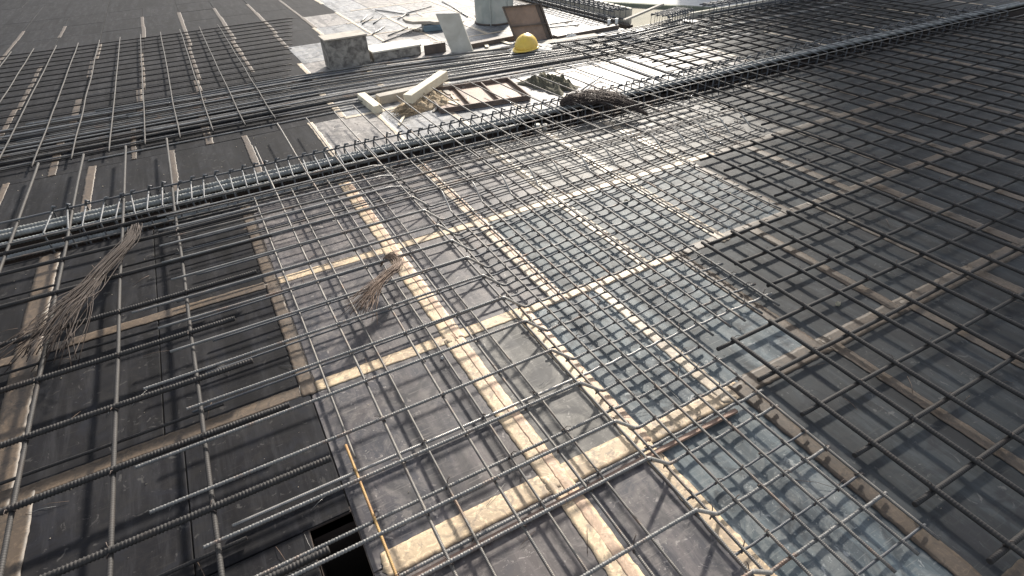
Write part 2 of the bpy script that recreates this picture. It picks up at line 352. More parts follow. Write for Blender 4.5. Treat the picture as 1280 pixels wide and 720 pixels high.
# ------------------------------------------------------------------ tapes
def tape(a, b, width, z, label, mat='tape', seed=0, ragged=.004, fold=.0005):
    """a thin adhesive strip lying along a joint, uneven edges and small wrinkles"""
    a = Vector((*a, 0)); b = Vector((*b, 0)); u = (b - a).normalized(); v = Vector((-u.y, u.x, 0)); L = (b - a).length
    n = max(4, int(L / .018)); k = 6; c = (a + b) / 2; m = MB()
    for i in range(n + 1):
        for j in range(k + 1):
            t = j / k - .5; p = a + u * (L * i / n) - c
            wv = noise.noise(Vector((i * .09, seed * 7.1 + (0 if t < 0 else 5), 0))) * .6 * ragged
            wv2 = noise.noise(Vector((i * .7, seed * 3.1 + (0 if t < 0 else 9), 1))) * ragged * 1.0
            off = t * width + (wv + wv2 if abs(t) > .3 else 0) + noise.noise(Vector((i * .012, seed * 5., 3))) * .012
            if i in (0, n): p = p + u * noise.noise(Vector((j * 1.7, seed, i))) * .02
            wr = max(0, noise.noise(Vector((i * .16, j * .5, seed * 2.)))) * fold * 4 + (fold * 1.6 if j == k // 2 else 0)
            q = p + v * off; m.v.append((q.x, q.y, .0007 + wr * (0 if j in (0, k) else 1)))
    w1 = k + 1
    for i in range(n):
        for j in range(k):
            q = [i * w1 + j, (i + 1) * w1 + j, (i + 1) * w1 + j + 1, i * w1 + j + 1]
            m.f.append(q); m.uv += [(0, 0)] * 4; m.smooth.append(True)
    # a skirt so that the strip has thickness
    o = m.build('tape_strip', mat, None, (c.x, c.y, z))
    sm = o.modifiers.new('thick', 'SOLIDIFY'); sm.thickness = .0008; sm.offset = -1
    return tag(o, label, 'tape', 'tape strips over the plate joints')
sd_ = 0
for ri, (y0, y1, xs) in enumerate(ROWS):
    k = 0
    for x in xs[1:-1]:
        if ri > 12: break
        if x in (0.0, -0.3) and y0 < 1.0: continue
        if not any(in_view(x, yy, 0, 120) for yy in (y0, (y0 + y1) / 2, y1)): continue
        if ri < 5 and x < 0 and (round(x * 2) % 2): continue
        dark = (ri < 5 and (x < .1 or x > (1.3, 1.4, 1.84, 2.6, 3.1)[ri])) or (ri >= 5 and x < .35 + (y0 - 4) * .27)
        if ri >= 6 and rnd.random() < .35 and ri != 9: continue
        k += 1; sd_ += 1
        wd = .085 if x == 0.615 and ri < 4 else rnd.uniform(.05, .075)
        if ri < 5 and x < 0: wd = .10
        if ri >= 5: wd = rnd.uniform(.035, .06)
        ya = max(y0, -.5) - (.03 if ri < 5 else 0); yb = y1 + .03
        if ri == 4: yb = TY0 - .01
        if ri == 5: ya = TY1 + .02
        if ri == 3 and x > 1.2: wd = .062
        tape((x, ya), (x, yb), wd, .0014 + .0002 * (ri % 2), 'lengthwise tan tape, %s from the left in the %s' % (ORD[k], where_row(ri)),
             'tape_dull' if dark else ('tape' if ri < 5 and x < 1 else 'tape_dirty'), sd_, .005 if ri < 5 else .007)  # outer strips take the tape colour with shade painted in
        if x in (.615, .945, 1.14) and ri < 5 and not (x > .9 and ri == 1):
            tape((x + .021, ya + .01), (x + .019, yb - .015), .034, .0026 + .0002 * (ri % 2), 'narrow pinkish strip on the %s lengthwise tape, %s' % (ORD[k], where_row(ri).replace('row before', 'row off')), 'tape_pink', sd_ + 300, .003, .0003)
for i, (y, w_, nm) in enumerate(((0.08, .07, 'fourth'), (0.975, .082, 'third'), (1.805, .062, 'second'), (2.645, .062, 'first'))):
    def cuts(a, b, m_, s_, z, lb): tape((a, y), (b, y + rnd.uniform(-.01, .01)), w_, .0004 + .0003 * (s_ % 2), lb, m_, s_)
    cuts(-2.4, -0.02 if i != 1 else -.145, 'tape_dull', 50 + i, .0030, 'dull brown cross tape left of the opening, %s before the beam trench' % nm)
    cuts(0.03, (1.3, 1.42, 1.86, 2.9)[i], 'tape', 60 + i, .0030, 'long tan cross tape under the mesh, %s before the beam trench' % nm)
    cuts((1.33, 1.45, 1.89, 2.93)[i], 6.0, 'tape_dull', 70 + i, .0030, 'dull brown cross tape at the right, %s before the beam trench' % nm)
for i, (y, xa, xb, nm) in enumerate(((4.83, .95, 2.0, 'nearest the lying steel panel'), (4.88, 2.55, 3.9, 'beside the muddy rag'), (6.85, 2.0, 4.5, 'behind the tilted grey slab'), (7.75, 1.6, 4.6, 'just behind the round column'), (8.65, 2.0, 4.6, 'at the back of the far deck'), (9.55, 2.3, 4.6, 'farthest back on the far deck'))):
    tape((xa, y), (xb, y), .05, .0016, 'pale dusty cross tape ' + nm, 'tape_dirty', 90 + i)

# ------------------------------------------------------------------ rebar
def yline(x, y0, y1, z, step=.05): return line((x, y0, z), (x, y1, z), step)
def bar_obj(parent, org, pts, r, mat, name='bar', sides=8, rib=False, st=.0034):
    m = MB()
    if rib:
        P = [Vector(p) for p in pts]; L = [0]
        for a, b in zip(P[:-1], P[1:]): L.append(L[-1] + (b - a).length)
        n = int(L[-1] / st); out = []; j = 0
        for i in range(n + 1):
            s = L[-1] * i / n
            while j < len(L) - 2 and L[j + 1] < s: j += 1
            out.append(P[j].lerp(P[j + 1], (s - L[j]) / max(1e-9, L[j + 1] - L[j])))
        rr = [r * ((1.20 if st < .005 else 1.10) if i % 3 == 0 else .94) for i in range(n + 1)]
        m.tube(out, rr, sides)
    else: m.tube(pts, r, sides)
    return m.build(name, mat, parent, -org)

def bend_glint(o, org, pts, r):
    m = MB(); m.tube(pts, r * 1.05, 8, False); return m.build('bend', 'bar_flaked', o)  # added pale sleeve that imitates sunlight glinting on the crank

def tie(m, p, h=.006, big=1.0):
    """twisted wire knot round a crossing: a loop and two cut ends"""
    x, y, z = p; a = rnd.uniform(.4, 1.1) + (math.pi / 2 if rnd.random() < .5 else 0); c, s = math.cos(a), math.sin(a); r = .0100 * big
    loop = [(x + c * r * math.cos(t), y + s * r * math.cos(t), z + h * .9 * math.sin(t)) for t in np.linspace(0, 6.28, 8)]
    m.tube(loop, .0017 * big, 4, False)
    b = rnd.uniform(0, 6.28); q = rnd.uniform(.008, .022) * big
    m.tube([(x + c * r * .4, y + s * r * .4, z + h), (x + c * r * .4 + math.cos(b) * q * .5, y + s * r * .4 + math.sin(b) * q * .5, z + h + q * .6),
            (x + c * r * .4 + math.cos(b) * q, y + s * r * .4 + math.sin(b) * q, z + h + q * .5)], .0012 * big, 4, False)

main = thing('rebar_mat', 'fine tied steel grid with cranked bars over the taped plates before the beam trench', 'rebar', (1.2, 2.0, 0))
MO = Vector(main.location)
ZB, ZA, ZT, ZTA = .024, .034, .115, .102      # bottom B bars, bottom A bars, top B bars, top A bars
nodes = []
# --- bottom A bars (run away from the camera), fine zone
XA = [.935, 1.035, 1.14, 1.235, 1.335, 1.43, 1.52, 1.62, 1.70, 1.80, 1.90, 2.0, 2.1, 2.2, 2.3, 2.4, 2.5, 2.6]
XCR = {1.035: 1.02, 1.235: 1.205, 1.43: 1.40, 1.62: 1.585, 1.80: 1.735, 2.0: 1.90, 2.2: 2.07, 2.4: 2.26, 2.6: 2.45}
def s_ease(t): return t * t * (3 - 2 * t)
for i, x in enumerate(XA):
    y0 = .25 if x > 1.0 else -.1
    if x > 1.45: y0 = 1.22
    if x > 1.95: y0 = 1.82
    if x in XCR:
        xt = XCR[x]; pts = yline(x, y0, 2.79, ZA, .06) + line((x, 2.80, ZA + .003), (x + (xt - x) * .15, 2.885, ZT - .004), .03) + line((x + (xt - x) * .15, 2.90, ZT), (xt, 4.72 + rnd.uniform(-.12, .12), ZT + .006), .07)
        wp = wob(pts, .004, i); o = bar_obj(main, MO, wp, .0051, 'bar_thin', 'cranked_bar')
        bend_glint(o, MO, [q for q in wp if 2.76 < q[1] < 2.93], .0051)
    else:
        y0b, y1b = y0, TY0 + .10
        if x == .935: y1b = 3.6
        bar_obj(main, MO, wob(yline(x, y0b, y1b, ZA), .004, i), .0051, 'bar_thin')
XE = [2.7, 2.8, 2.9, 3.0, 3.1, 3.2, 3.3, 3.4]
for i, x in enumerate(XE):
    if i % 2 == 1:
        xt = x - .17; pts = yline(x, 2.66, 2.79, ZA) + line((x, 2.80, ZA + .003), (x - .02, 2.885, ZT - .004), .03) + line((x - .03, 2.90, ZT), (xt, 4.70 + rnd.uniform(-.1, .1), ZT + .006), .07)
        wp = wob(pts, .004, 30 + i); o = bar_obj(main, MO, wp, .0051, 'bar_thin', 'cranked_bar')
        bend_glint(o, MO, [q for q in wp if 2.76 < q[1] < 2.93], .0051)
    else: bar_obj(main, MO, wob(yline(x, 2.62, TY0 + .1, ZA), .004, 30 + i), .0051, 'bar_thin')
# --- left zone A bars, bottom and top
for i, (x, z, mt) in enumerate(((.055, ZA, 'bar_yellow'), (.292, ZA, 'bar_thin'), (.52, ZA, 'bar_thin'), (.735, ZA, 'bar_thin'))):
    if i == 0:
        o = bar_obj(main, MO, wob(yline(x, .2, 1.43, z), .005, 50), .0045, mt, 'bar'); o['label'] = 'yellow brown rusty bar at the lower left edge'
        bar_obj(main, MO, wob(yline(x + .012, 1.36, 3.62, z), .005, 49), .0045, 'bar_thin', 'bar'); continue
    bar_obj(main, MO, wob(yline(x, -.2, 3.62, z), .005, 50 + i), .0045, mt, 'bar')
for i, x in enumerate((-.03, .19, .415, .637, .86)):
    if i == 0: continue
    bar_obj(main, MO, wob(yline(x, -.2, 4.72 if i > 1 else 4.3, ZTA, .06), .005, 60 + i), .0051, 'bar_thin', 'bar')
# --- bottom B bars (run to the right)
YB = [round(.3 + .1 * i, 2) for i in range(33)]
crank_y = {1.0: 1.0, 1.2: 1.205, 1.4: 1.405, 1.6: 1.61, 1.8: 1.80, 2.0: 1.995, 2.2: 2.175, 2.4: 2.36, 2.6: 2.545, 2.8: 2.74, 3.0: 2.93, .8: .83, .6: .62, .4: .42}
left_bottom = {.9: .91, 1.1: 1.11, 1.3: 1.31}
for i, y in enumerate(YB):
    xe = 1.46 if y < 1.25 else (1.96 if y < 1.85 else (2.66 if y < 2.62 else 3.46))
    def right_part(yy, xs0):
        pts = []; x = xs0
        while x < xe:
            t = ((x - .035) / .0988) % 1.0
            pts.append((x, yy, ZB + .002 - (.0065 if yy < 2.6 else .003) * math.sin(math.pi * t) ** 1.2)); x += .0125
        return pts
    if y in crank_y:
        yt = crank_y[y]; x0 = -.52 + rnd.uniform(-.16, .16)
        pts = line((x0, yt, ZT), (.855, yt, ZT), .05) + line((.862, yt, ZT - .001), (.945, yt - .004, ZB + .012), .02) + [(q[0], yt + (y - yt) * min(1, (q[0] - .93) * 1.2) if abs(y - yt) < .012 else yt, q[2]) for q in right_part(yt, .965)]
        n1 = sum(1 for q in pts if q[0] < .95); 
        pts = wob(pts[:n1], .004, 80 + i) + [tuple(q) for q in pts[n1:]]
        thick = .0056
        near = y < 2.1
        o = bar_obj(main, MO, pts, thick, 'bar', 'cranked_bar', 8 if near else 6, rib=near)
        bend_glint(o, MO, [q for q in pts if .835 < q[0] < .955], thick * 1.08)
        for x in (.19, .415, .637, .86): nodes.append((x, yt, ZT - .006))
    elif y in left_bottom:
        yy = left_bottom[y]
        pts = wob(line((-.33, yy, ZB), (.94, yy, ZB), .05), .003, 90 + i) + right_part(yy, .96)
        bar_obj(main, MO, pts, .0058, 'bar_bright' if y == 1.3 else 'bar', 'bar', 8, rib=(y != 1.3))
    else:
        if 1.45 < y < 1.75 or y < .9: pts = right_part(y, .90)
        else:
            pts = wob(line((-.35 + rnd.uniform(-.1, .1), y - .02, ZB), (.94, y, ZB), .05), .004, 95 + i) + right_part(y, .96)
        bar_obj(main, MO, pts, .0043, 'bar_dark', 'bar', 6)
# more bottom B bars close to the trench, doubled up
for i, y in enumerate((3.16, 3.36, 3.55)):
    bar_obj(main, MO, wob(line((-.4, y, ZB + .002), (3.4, y + rnd.uniform(-.02, .02), ZB + .003), .06), .006, 200 + i), .0051, 'bar_thin', 'bar', 6)
# top B bars tied over the cranked A bars
for i, y in enumerate((2.93, 3.17, 3.42)):
    bar_obj(main, MO, wob(line((.88 if i == 0 else -.4, y, ZT + .009), (3.45, y + .01, ZT + .010), .08), .006, 140 + i), .0045, 'bar_thin', 'bar', 6)
# the bright cut ends left of the cranks near the trench
for i, y in enumerate((3.12, 3.30, 3.48)):
    bar_obj(main, MO, wob(line((-.45, y, ZT), (.80, y, ZT), .06), .004, 170 + i) + [(.86, y - .002, ZT - .012), (.94, y - .005, ZB + .012)], .005, 'bar_bright', 'cranked_bar', 6)
for y in YB[2:]:
    for x in XA + (XE if y > 2.62 else []):
        if x > 2.66 and y < 2.62: continue
        if x > 1.46 and y < 1.22 or x > 1.96 and y < 1.82: continue
        if x in XCR and y > 2.8: continue
        nodes.append((x, crank_y.get(y, left_bottom.get(y, y)), ZA - .004))
for y in (3.17, 3.42, 2.93):
    for x in XCR.values(): nodes.append((x, y, ZT + .006))
for y in left_bottom.values():
    for x in (.055, .292, .52, .735): nodes.append((x, y, ZA - .004))
nodes = [n for n in nodes if in_view(*n, 60)]
nodes.sort(key=lambda n: (Vector(n) - EYE).length)
def put_ties(parent, org, nodes, lead):
    for n in nodes[:lead]:
        m = MB(); tie(m, (0, 0, 0), big=1.25); m.build('tie_wire', 'wire', parent, Vector(n) - org)
    if len(nodes) > lead:
        m = MB()
        for n in nodes[lead:]: tie(m, n, big=1.35)
        o = m.build('tie_wires', 'wire', parent, -org); o['kind'] = 'stuff'
put_ties(main, MO, nodes, 90)

# --- coarse mat right
rm = thing('rebar_mat', 'coarse shaded steel mat of thicker bars at the right, beyond the fine grid', 'rebar', (4.5, 2.5, 0)); RO = Vector(rm.location)
nn = []
XR = [1.56, 1.77, 1.97, 2.18, 2.38, 2.58, 2.78, 2.98, 3.18, 3.38] + [round(3.58 + .2 * i, 2) for i in range(24)]
YR = [round(.15 + .2 * i, 2) for i in range(13)] + [2.78, 2.98, 3.18, 3.38, 3.56, 4.15, 4.35, 4.55, 4.75, 4.95, 5.15, 5.35, 5.55]
for i, x in enumerate(XR):
    y1 = 1.16 if x < 1.95 else (1.77 if x < 2.6 else (2.58 if x < 3.5 else 5.7))
    if not any(in_view(x, yy) for yy in (.3, 1, 2, 3, 4, 5)): continue
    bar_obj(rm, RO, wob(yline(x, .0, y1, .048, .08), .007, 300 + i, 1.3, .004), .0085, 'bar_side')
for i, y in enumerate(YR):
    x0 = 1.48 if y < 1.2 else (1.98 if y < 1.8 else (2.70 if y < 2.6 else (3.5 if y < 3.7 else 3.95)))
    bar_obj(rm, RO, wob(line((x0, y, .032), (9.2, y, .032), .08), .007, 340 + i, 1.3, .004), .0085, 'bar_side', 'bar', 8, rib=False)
    for x in XR:
        if x > x0 and in_view(x, y, 0, 30): nn.append((x, y, .045))
nn.sort(key=lambda n: (Vector(n) - EYE).length)
put_ties(rm, RO, nn, 50)
# --- mats left
lm = thing('rebar_mat', 'dull raised steel mat left of the dark pocket, the fanned wire bundle lying on it', 'rebar', (-1.2, 1.8, 0)); LO = Vector(lm.location)
nn = []
XL = [-.36 - .27 * i for i in range(10)]; YL = [.38, .72, 1.02, 1.33, 1.64, 1.95, 2.27, 2.6, 2.93, 3.26, 3.5]
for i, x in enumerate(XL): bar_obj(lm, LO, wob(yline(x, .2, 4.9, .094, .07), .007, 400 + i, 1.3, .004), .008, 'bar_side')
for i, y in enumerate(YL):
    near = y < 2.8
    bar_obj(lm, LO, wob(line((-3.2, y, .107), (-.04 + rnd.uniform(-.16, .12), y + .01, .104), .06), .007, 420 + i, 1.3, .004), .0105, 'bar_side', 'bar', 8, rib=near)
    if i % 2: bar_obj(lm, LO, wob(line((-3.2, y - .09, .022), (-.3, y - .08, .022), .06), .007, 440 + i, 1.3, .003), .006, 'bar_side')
    for x in XL:
        if in_view(x, y, .1, 30): nn.append((x, y, .1))
nn.sort(key=lambda n: (Vector(n) - EYE).length); put_ties(lm, LO, nn, 50)
fm = thing('rebar_mat', 'dull steel mat on the black plates of the far deck at the left', 'rebar', (-1, 6.5, 0)); FO = Vector(fm.location)
for i in range(17):
    x = -3.4 + .24 * i
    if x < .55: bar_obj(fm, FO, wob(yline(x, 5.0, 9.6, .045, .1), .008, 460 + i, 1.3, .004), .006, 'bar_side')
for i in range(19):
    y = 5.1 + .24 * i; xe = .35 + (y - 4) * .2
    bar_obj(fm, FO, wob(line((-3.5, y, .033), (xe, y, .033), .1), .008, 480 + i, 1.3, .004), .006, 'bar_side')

# --- the beam cage in the trench
cage = thing('beam_cage', 'long beam cage of thick bars and stirrups lying over the dark trench', 'rebar cage', (2, 3.78, 0)); CO = Vector(cage.location)
for i, (y, z, r, x1) in enumerate(((3.875, .066, .0165, 9), (3.80, .074, .0165, 9), (3.735, .055, .014, 2.0), (3.695, -.012, .0165, 2.0), (3.84, -.30, .0125, 9), (3.70, -.30, .0125, 9))):
    bar_obj(cage, CO, wob(line((-4.4, y, z), (x1, y, z), .09), .006, 500 + i), r, 'bar_thick', 'thick_bar', 10, rib=(z > -.1), st=.006)
for i, (y, z, r) in enumerate(((3.625, .100, .0048), (3.612, .020, .0048), (3.925, .108, .006), (3.93, -.08, .005))):
    bar_obj(cage, CO, wob(line((-4.4, y, z), (9, y, z), .09), .005, 520 + i), r, 'bar_thin' if i < 2 else 'bar_dark', 'bar', 6)
xx = -1.0; cnt = 0
while xx < 8.5 and cnt < 98:
    t_ = rnd.uniform(-.012, .012); x = xx
    m = MB(); zt = rnd.uniform(.096, .108)
    a = [(x, 3.632, -.36), (x + t_, 3.632, zt - .012), (x + t_, 3.645, zt), (x - t_, 3.90, zt + .008), (x - t_, 3.914, zt - .006), (x - t_, 3.915, -.36), (x, 3.632, -.36)]
    m.tube(a, .0052, 6)
    m.tube([(x - t_, 3.900, zt + .008), (x - t_ + .012, 3.905, zt + .032 + rnd.uniform(-.008, .012)), (x - t_ + .03, 3.885, zt + .036)], .0075, 5)
    m.build('stirrup', 'bar_dark', cage, -CO); xx += (rnd.choice((.068, .08, .092)) if xx < 4.2 else .13); cnt += 1

# --- loose bars piled on the far deck
for i in range(38):
    t = i / 37.0; yl = 5.05 + 1.22 * t ** .9 + rnd.uniform(-.05, .05)
    yr = 4.92 + .75 * t + rnd.uniform(-.08, .08)
    xa = rnd.uniform(-2.6, -.5); xb = rnd.uniform(5.4, 8.6)
    if i % 6 == 0: xb = rnd.uniform(3.4, 4.4)
    def yy(x): return yl + (yr - yl) * s_ease(min(1, max(0, (x - .8) / 4.6)))
    pts = []; x = xa
    while x < xb:
        pts.append((x, min(EY - .02, yy(x)) if x > EX else yy(x), .008 + .011 * (i % 3) + .004 * rnd.random() * 0)); x += .12
    pts = wob(pts, .03, 600 + i, .55, .004)
    m = MB(); c0 = Vector((2, yy(2), .01)); m.tube([Vector(p) - c0 for p in pts], rnd.choice((.006, .0075, .009)), 6)
    o = m.build('loose_rebar', rnd.choice(('bar', 'bar', 'bar_dark', 'bar_bright', 'bar_thin')), None, c0)
    tag(o, 'long loose reinforcing bar in the pile lying across the far deck', 'rebar', 'loose bars piled across the far deck')
for i, (a, b) in enumerate((((2.08, 7.71), (2.36, 8.07)), ((2.22, 7.5), (2.6, 7.83)), ((2.05, 7.2), (2.77, 7.74)), ((2.19, 8.59), (2.4, 8.99)), ((2.16, 8.43), (2.45, 8.86)), ((2.29, 8.34), (2.56, 8.79)), ((2.66, 8.41), (2.89, 8.69)),
                             ((2.62, 9.31), (2.90, 8.60)), ((2.9, 8.72), (3.4, 9.0)), ((3.7, 9.3), (3.5, 7.9)), ((4.12, 6.76), (4.45, 6.73)), ((4.0, 6.6), (4.4, 6.5)), ((3.80, 6.19), (4.5, 6.25)), ((3.75, 6.05), (4.62, 6.12)))):
    m = MB(); c0 = Vector(((a[0] + b[0]) / 2, (a[1] + b[1]) / 2, .012)); m.tube([Vector((*p, .012)) - c0 for p in ((a[0], a[1]), ((a[0] + b[0]) / 2 + .01, (a[1] + b[1]) / 2), (b[0], b[1]))], .008, 6)
    tag(m.build('rebar_offcut', 'bar_dark' if i % 3 else 'bar_bright', None, c0), 'short reinforcing bar offcut lying on the far deck behind the loose pile', 'rebar', 'short bar offcuts on the far deck')
# the cranked stick and single pieces beside the rag
m = MB(); m.tube([(-.16, -.10, 0), (.16, .10, .0), (.22, .10, .02)], .007, 6)
tag(m.build('bent_rod', 'bar_bright', None, (3.07, 4.35, .02)), 'pale bent rod lying on the deck right of the muddy rag', 'rod')
# thin lath beside the near cross bar
m = MB(); m.box(-.62, .62, -.008, .008, -.006, .006, None, .001)
o = m.build('timber_lath', 'lath', None, (.70, .893, .010)); tag(o, 'thin pinkish lath lying under the cross bars nearest the camera', 'lath')

# --- wire bundles
def wires(name, spine, spread, n, r, label, mat, cat='wire', messy=.25):
    """a hank of tie wires: spine points, spread radius at each"""
    m = MB(); c0 = Vector(spine[0])
    for k in range(n):
        a = rnd.uniform(0, 6.28); q = math.sqrt(rnd.random()); pts = []
        for j, (p, s) in enumerate(zip(spine, spread)):
            jt = rnd.uniform(.35, 1.35); jz = rnd.uniform(-.3, .9) * s * messy
            d_ = (Vector(spine[min(j + 1, len(spine) - 1)]) - Vector(spine[max(j - 1, 0)])).normalized(); sx = Vector((d_.y, -d_.x, 0))
            if sx.length < .1: sx = Vector((1, 0, 0))
            sx.normalize()
            pts.append(Vector(p) + sx * (math.cos(a) * q * s * jt) + Vector((0, 0, max(-.6, math.sin(a)) * q * s * .35 + jz)) - c0)
        e = pts[-1] - pts[-2]; pts[-1] = pts[-1] + e * rnd.uniform(-.5, .35)
        sm = []
        for j in range(len(pts) - 1):
            p0 = pts[max(0, j - 1)]; p1 = pts[j]; p2 = pts[j + 1]; p3 = pts[min(len(pts) - 1, j + 2)]
            for t in (0, .25, .5, .75):
                sm.append(.5 * ((2 * p1) + (-p0 + p2) * t + (2 * p0 - 5 * p1 + 4 * p2 - p3) * t * t + (-p0 + 3 * p1 - 3 * p2 + p3) * t ** 3))
        sm.append(pts[-1]); m.tube(sm, r, 4)
    return tag(m.build(name, mat, None, c0), label, cat)
wires('wire_bundle', [(.50, 2.40, .07), (.535, 2.37, .125), (.56, 2.31, .12), (.53, 2.25, .125), (.46, 2.20, .13), (.38, 2.13, .125), (.30, 2.05, .10)], [.014, .022, .030, .030, .026, .046, .080], 85, .0012,
      'fanned hank of rusty tie wire lying over bars beside the main lengthwise tape', 'wire_rust', 'wire bundle', .5)
wires('wire_bundle', [(-.60, 3.42, .09), (-.55, 3.36, .14), (-.58, 3.2, .135), (-.68, 2.98, .135), (-.75, 2.80, .135), (-.83, 2.62, .13), (-.92, 2.42, .09)], [.02, .03, .04, .04, .06, .11, .18], 60, .0019,
      'large fanned hank of dark tie wire on the dull mat at the left', 'wire_old', 'wire bundle', .5)
wires('wire_coil', [(2.44, 3.84, .10), (2.54, 3.81, .12), (2.66, 3.74, .125), (2.78, 3.64, .12), (2.87, 3.52, .09), (2.93, 3.42, .05)], [.04, .08, .10, .10, .06, .02], 170, .0014,
      'bushy dark heap of black wire lying over the beam cage', 'wire', 'wire bundle', .55)
# loose snips of wire
for i in range(110):
    for _ in range(50):
        x, y = rnd.uniform(-1.6, 3.2), rnd.uniform(.5, 3.4)
        if in_view(x, y, 0, 0) and not (PX0 < x < PX1 and PY0 < y < PY1): break
    a = rnd.uniform(0, 6.28); L = rnd.uniform(.02, .06); b = rnd.uniform(-1.2, 1.2); m = MB()
    m.tube([(-L * math.cos(a), -L * math.sin(a), 0), (L * .2 * math.cos(a + b), L * .2 * math.sin(a + b), .006), (L * math.cos(a + b * .4), L * math.sin(a + b * .4), .001)], .0008, 4)
    tag(m.build('wire_snip', 'wire_rust' if i % 3 else 'bar_bright', None, (x, y, .004)), 'thin curled snip of tie wire dropped on the plates', 'wire', 'wire snips dropped on the plates')
# grit
m = MB()
for i in range(2600):
    x, y = rnd.uniform(-1.5, 4.5), rnd.uniform(.3, 6.5)
    if noise.noise(Vector((x * 1.6, y * 1.6, 3))) < rnd.uniform(-.3, .5) or TY0 < y < TY1 or (PX0 < x < PX1 and PY0 < y < PY1) or not in_view(x, y, 0, 20): continue
    s = rnd.uniform(.0008, .0028) * (1 + .25 * max(0, y - 2)); a = rnd.uniform(0, 3.14); o_ = len(m.v)
    for k in range(3): m.v.append((x + s * 1.4 * math.cos(a + k * 2.1), y + s * math.sin(a + k * 2.1), .001))
    m.v.append((x, y, .001 + s))
    for q in ((0, 1, 3), (1, 2, 3), (2, 0, 3)): m.f.append([o_ + k for k in q]); m.uv += [(0, 0)] * 3; m.smooth.append(False)
tag(m.build('grit', 'grit'), 'pale grit and cement crumbs scattered over the plates', 'grit', kind='stuff')
def lump(name, loc, size, mat, label, cat, seed, amp=.25, sub=2):
    bm = bmesh.new(); bmesh.ops.create_icosphere(bm, subdivisions=sub, radius=1)
    for v in bm.verts:
        v.co *= 1 + amp * noise.noise(v.co * 1.7 + Vector((seed, 0, 0))) * 2 + amp * .6 * noise.noise(v.co * 5 + Vector((0, seed, 0)))
        v.co = Vector((v.co.x * size[0], v.co.y * size[1], max(0, v.co.z + .55) * size[2]))
    m = MB(); m.addbm(bm); bm.free(); return tag(m.build(name, mat, None, loc), label, cat)
lump('pebble', (1.98, 2.39, .0), (.014, .011, .012), 'pebble', 'small pale yellow stone in a cell of the fine grid', 'stone', 1)
lump('pebble', (2.16, 1.12, .0), (.012, .010, .010), 'pebble', 'small pale stone under the right part of the grid', 'stone', 4)
lump('cement_crumb', (.52, 1.70, .0), (.008, .006, .007), 'paper', 'tiny white crumb on the plate beside the wire bundle', 'crumb', 6)

# ------------------------------------------------------------------ things on the far deck
def bx(name, parent, dims, mat, loc=(0, 0, 0), rot=(0, 0, 0), bev=.004):
    m = MB(); m.box(-dims[0] / 2, dims[0] / 2, -dims[1] / 2, dims[1] / 2, 0, dims[2], None, bev)
    o = m.build(name, mat, parent, loc); o.rotation_euler = rot; return o
# timbers
tm = bx('timber_block', None, (.60, .085, .075), 'wood', (1.72, 4.885, .075), (0, R(-4), R(36)), .004); tag(tm, 'pale timber block lying askew on top of the torn sack', 'timber')
tm = bx('timber_block', None, (.075, .44, .065), 'wood', (1.225, 5.0, .0), (0, 0, R(2)), .004); tag(tm, 'short pale timber block lying alone left of the torn sack, end towards camera', 'timber')
tm = bx('timber_plank', None, (.62, .10, .07), 'wood_grey', (1.62, 5.06, .0), (0, 0, R(4)), .003); tag(tm, 'grey weathered timber plank lying behind the askew pale block', 'timber')
def crumple(name, loc, sx, sy, h, mat, label, cat, seed, rot=0, n=34):
    m = MB()
    for side in (0, 1):
        o_ = len(m.v)
        for i in range(n):
            for j in range(n):
                u, v = i / (n - 1) - .5, j / (n - 1) - .5
                e = 1 + .35 * noise.noise(Vector((u * 4 + seed, v * 4, seed)))
                r2 = max(abs(u), abs(v)) * 2
                ridg = abs(noise.noise(Vector((u * 6 + seed, v * 6, 2)))) + .5 * abs(noise.noise(Vector((u * 15, v * 15 + seed, 1))))
                z = h * (1.15 * ridg + .35) * max(0, 1 - r2 ** 3) + .002
                m.v.append((u * sx * e, v * sy * e, z if side == 0 else max(0, z - .006)))
        for i in range(n - 1):
            for j in range(n - 1):
                q = [o_ + i * n + j, o_ + (i + 1) * n + j, o_ + (i + 1) * n + j + 1, o_ + i * n + j + 1]
                m.f.append(q if side == 0 else q[::-1]); m.uv += [(0, 0)] * 4; m.smooth.append(side == 0)
    o = m.build(name, mat, None, loc); o.rotation_euler = (0, 0, rot); return tag(o, label, cat)
crumple('torn_sack', (1.64, 4.74, 0), .55, .26, .07, 'sack', 'torn tan sack crumpled under the askew timber block', 'sack', 3.3, .2)
crumple('muddy_rag', (2.80, 4.60, 0), .30, .52, .085, 'rag', 'muddy olive rag heaped on the deck right of the lying steel panel', 'rag', 8.1, .25)
crumple('paper_bag', (3.26, 5.76, .03), .46, .26, .03, 'paper', 'white crumpled paper bag under and beside the yellow helmet', 'bag', 5.2, -.3)
crumple('paper_scrap', (3.95, 6.02, .02), .14, .08, .03, 'paper', 'small pinkish white scrap between the leaning brown panel and the edge cage', 'scrap', 2.2)
crumple('cement_spill', (2.05, 6.75, 0), .95, .5, .035, 'cement_pale', 'pale cement spill on the deck behind the low stained block', 'cement', 1.1, .1)
m = MB()
for i in range(160):
    a = rnd.uniform(-.6, 1.0); L = rnd.uniform(.02, .07); x, y, z = rnd.gauss(0, .07), rnd.gauss(0, .04), rnd.uniform(.01, .06)
    m.tube([(x - L * math.cos(a), y - L * math.sin(a), max(.002, z - .02)), (x, y, z), (x + L * math.cos(a), y + L * math.sin(a), max(.002, z - rnd.uniform(0, .03)))], .0016, 4)
tag(m.build('frayed_fibres', 'sack', None, (1.45, 4.63, 0)), 'tuft of frayed tan fibres at the near corner of the torn sack', 'fibres')
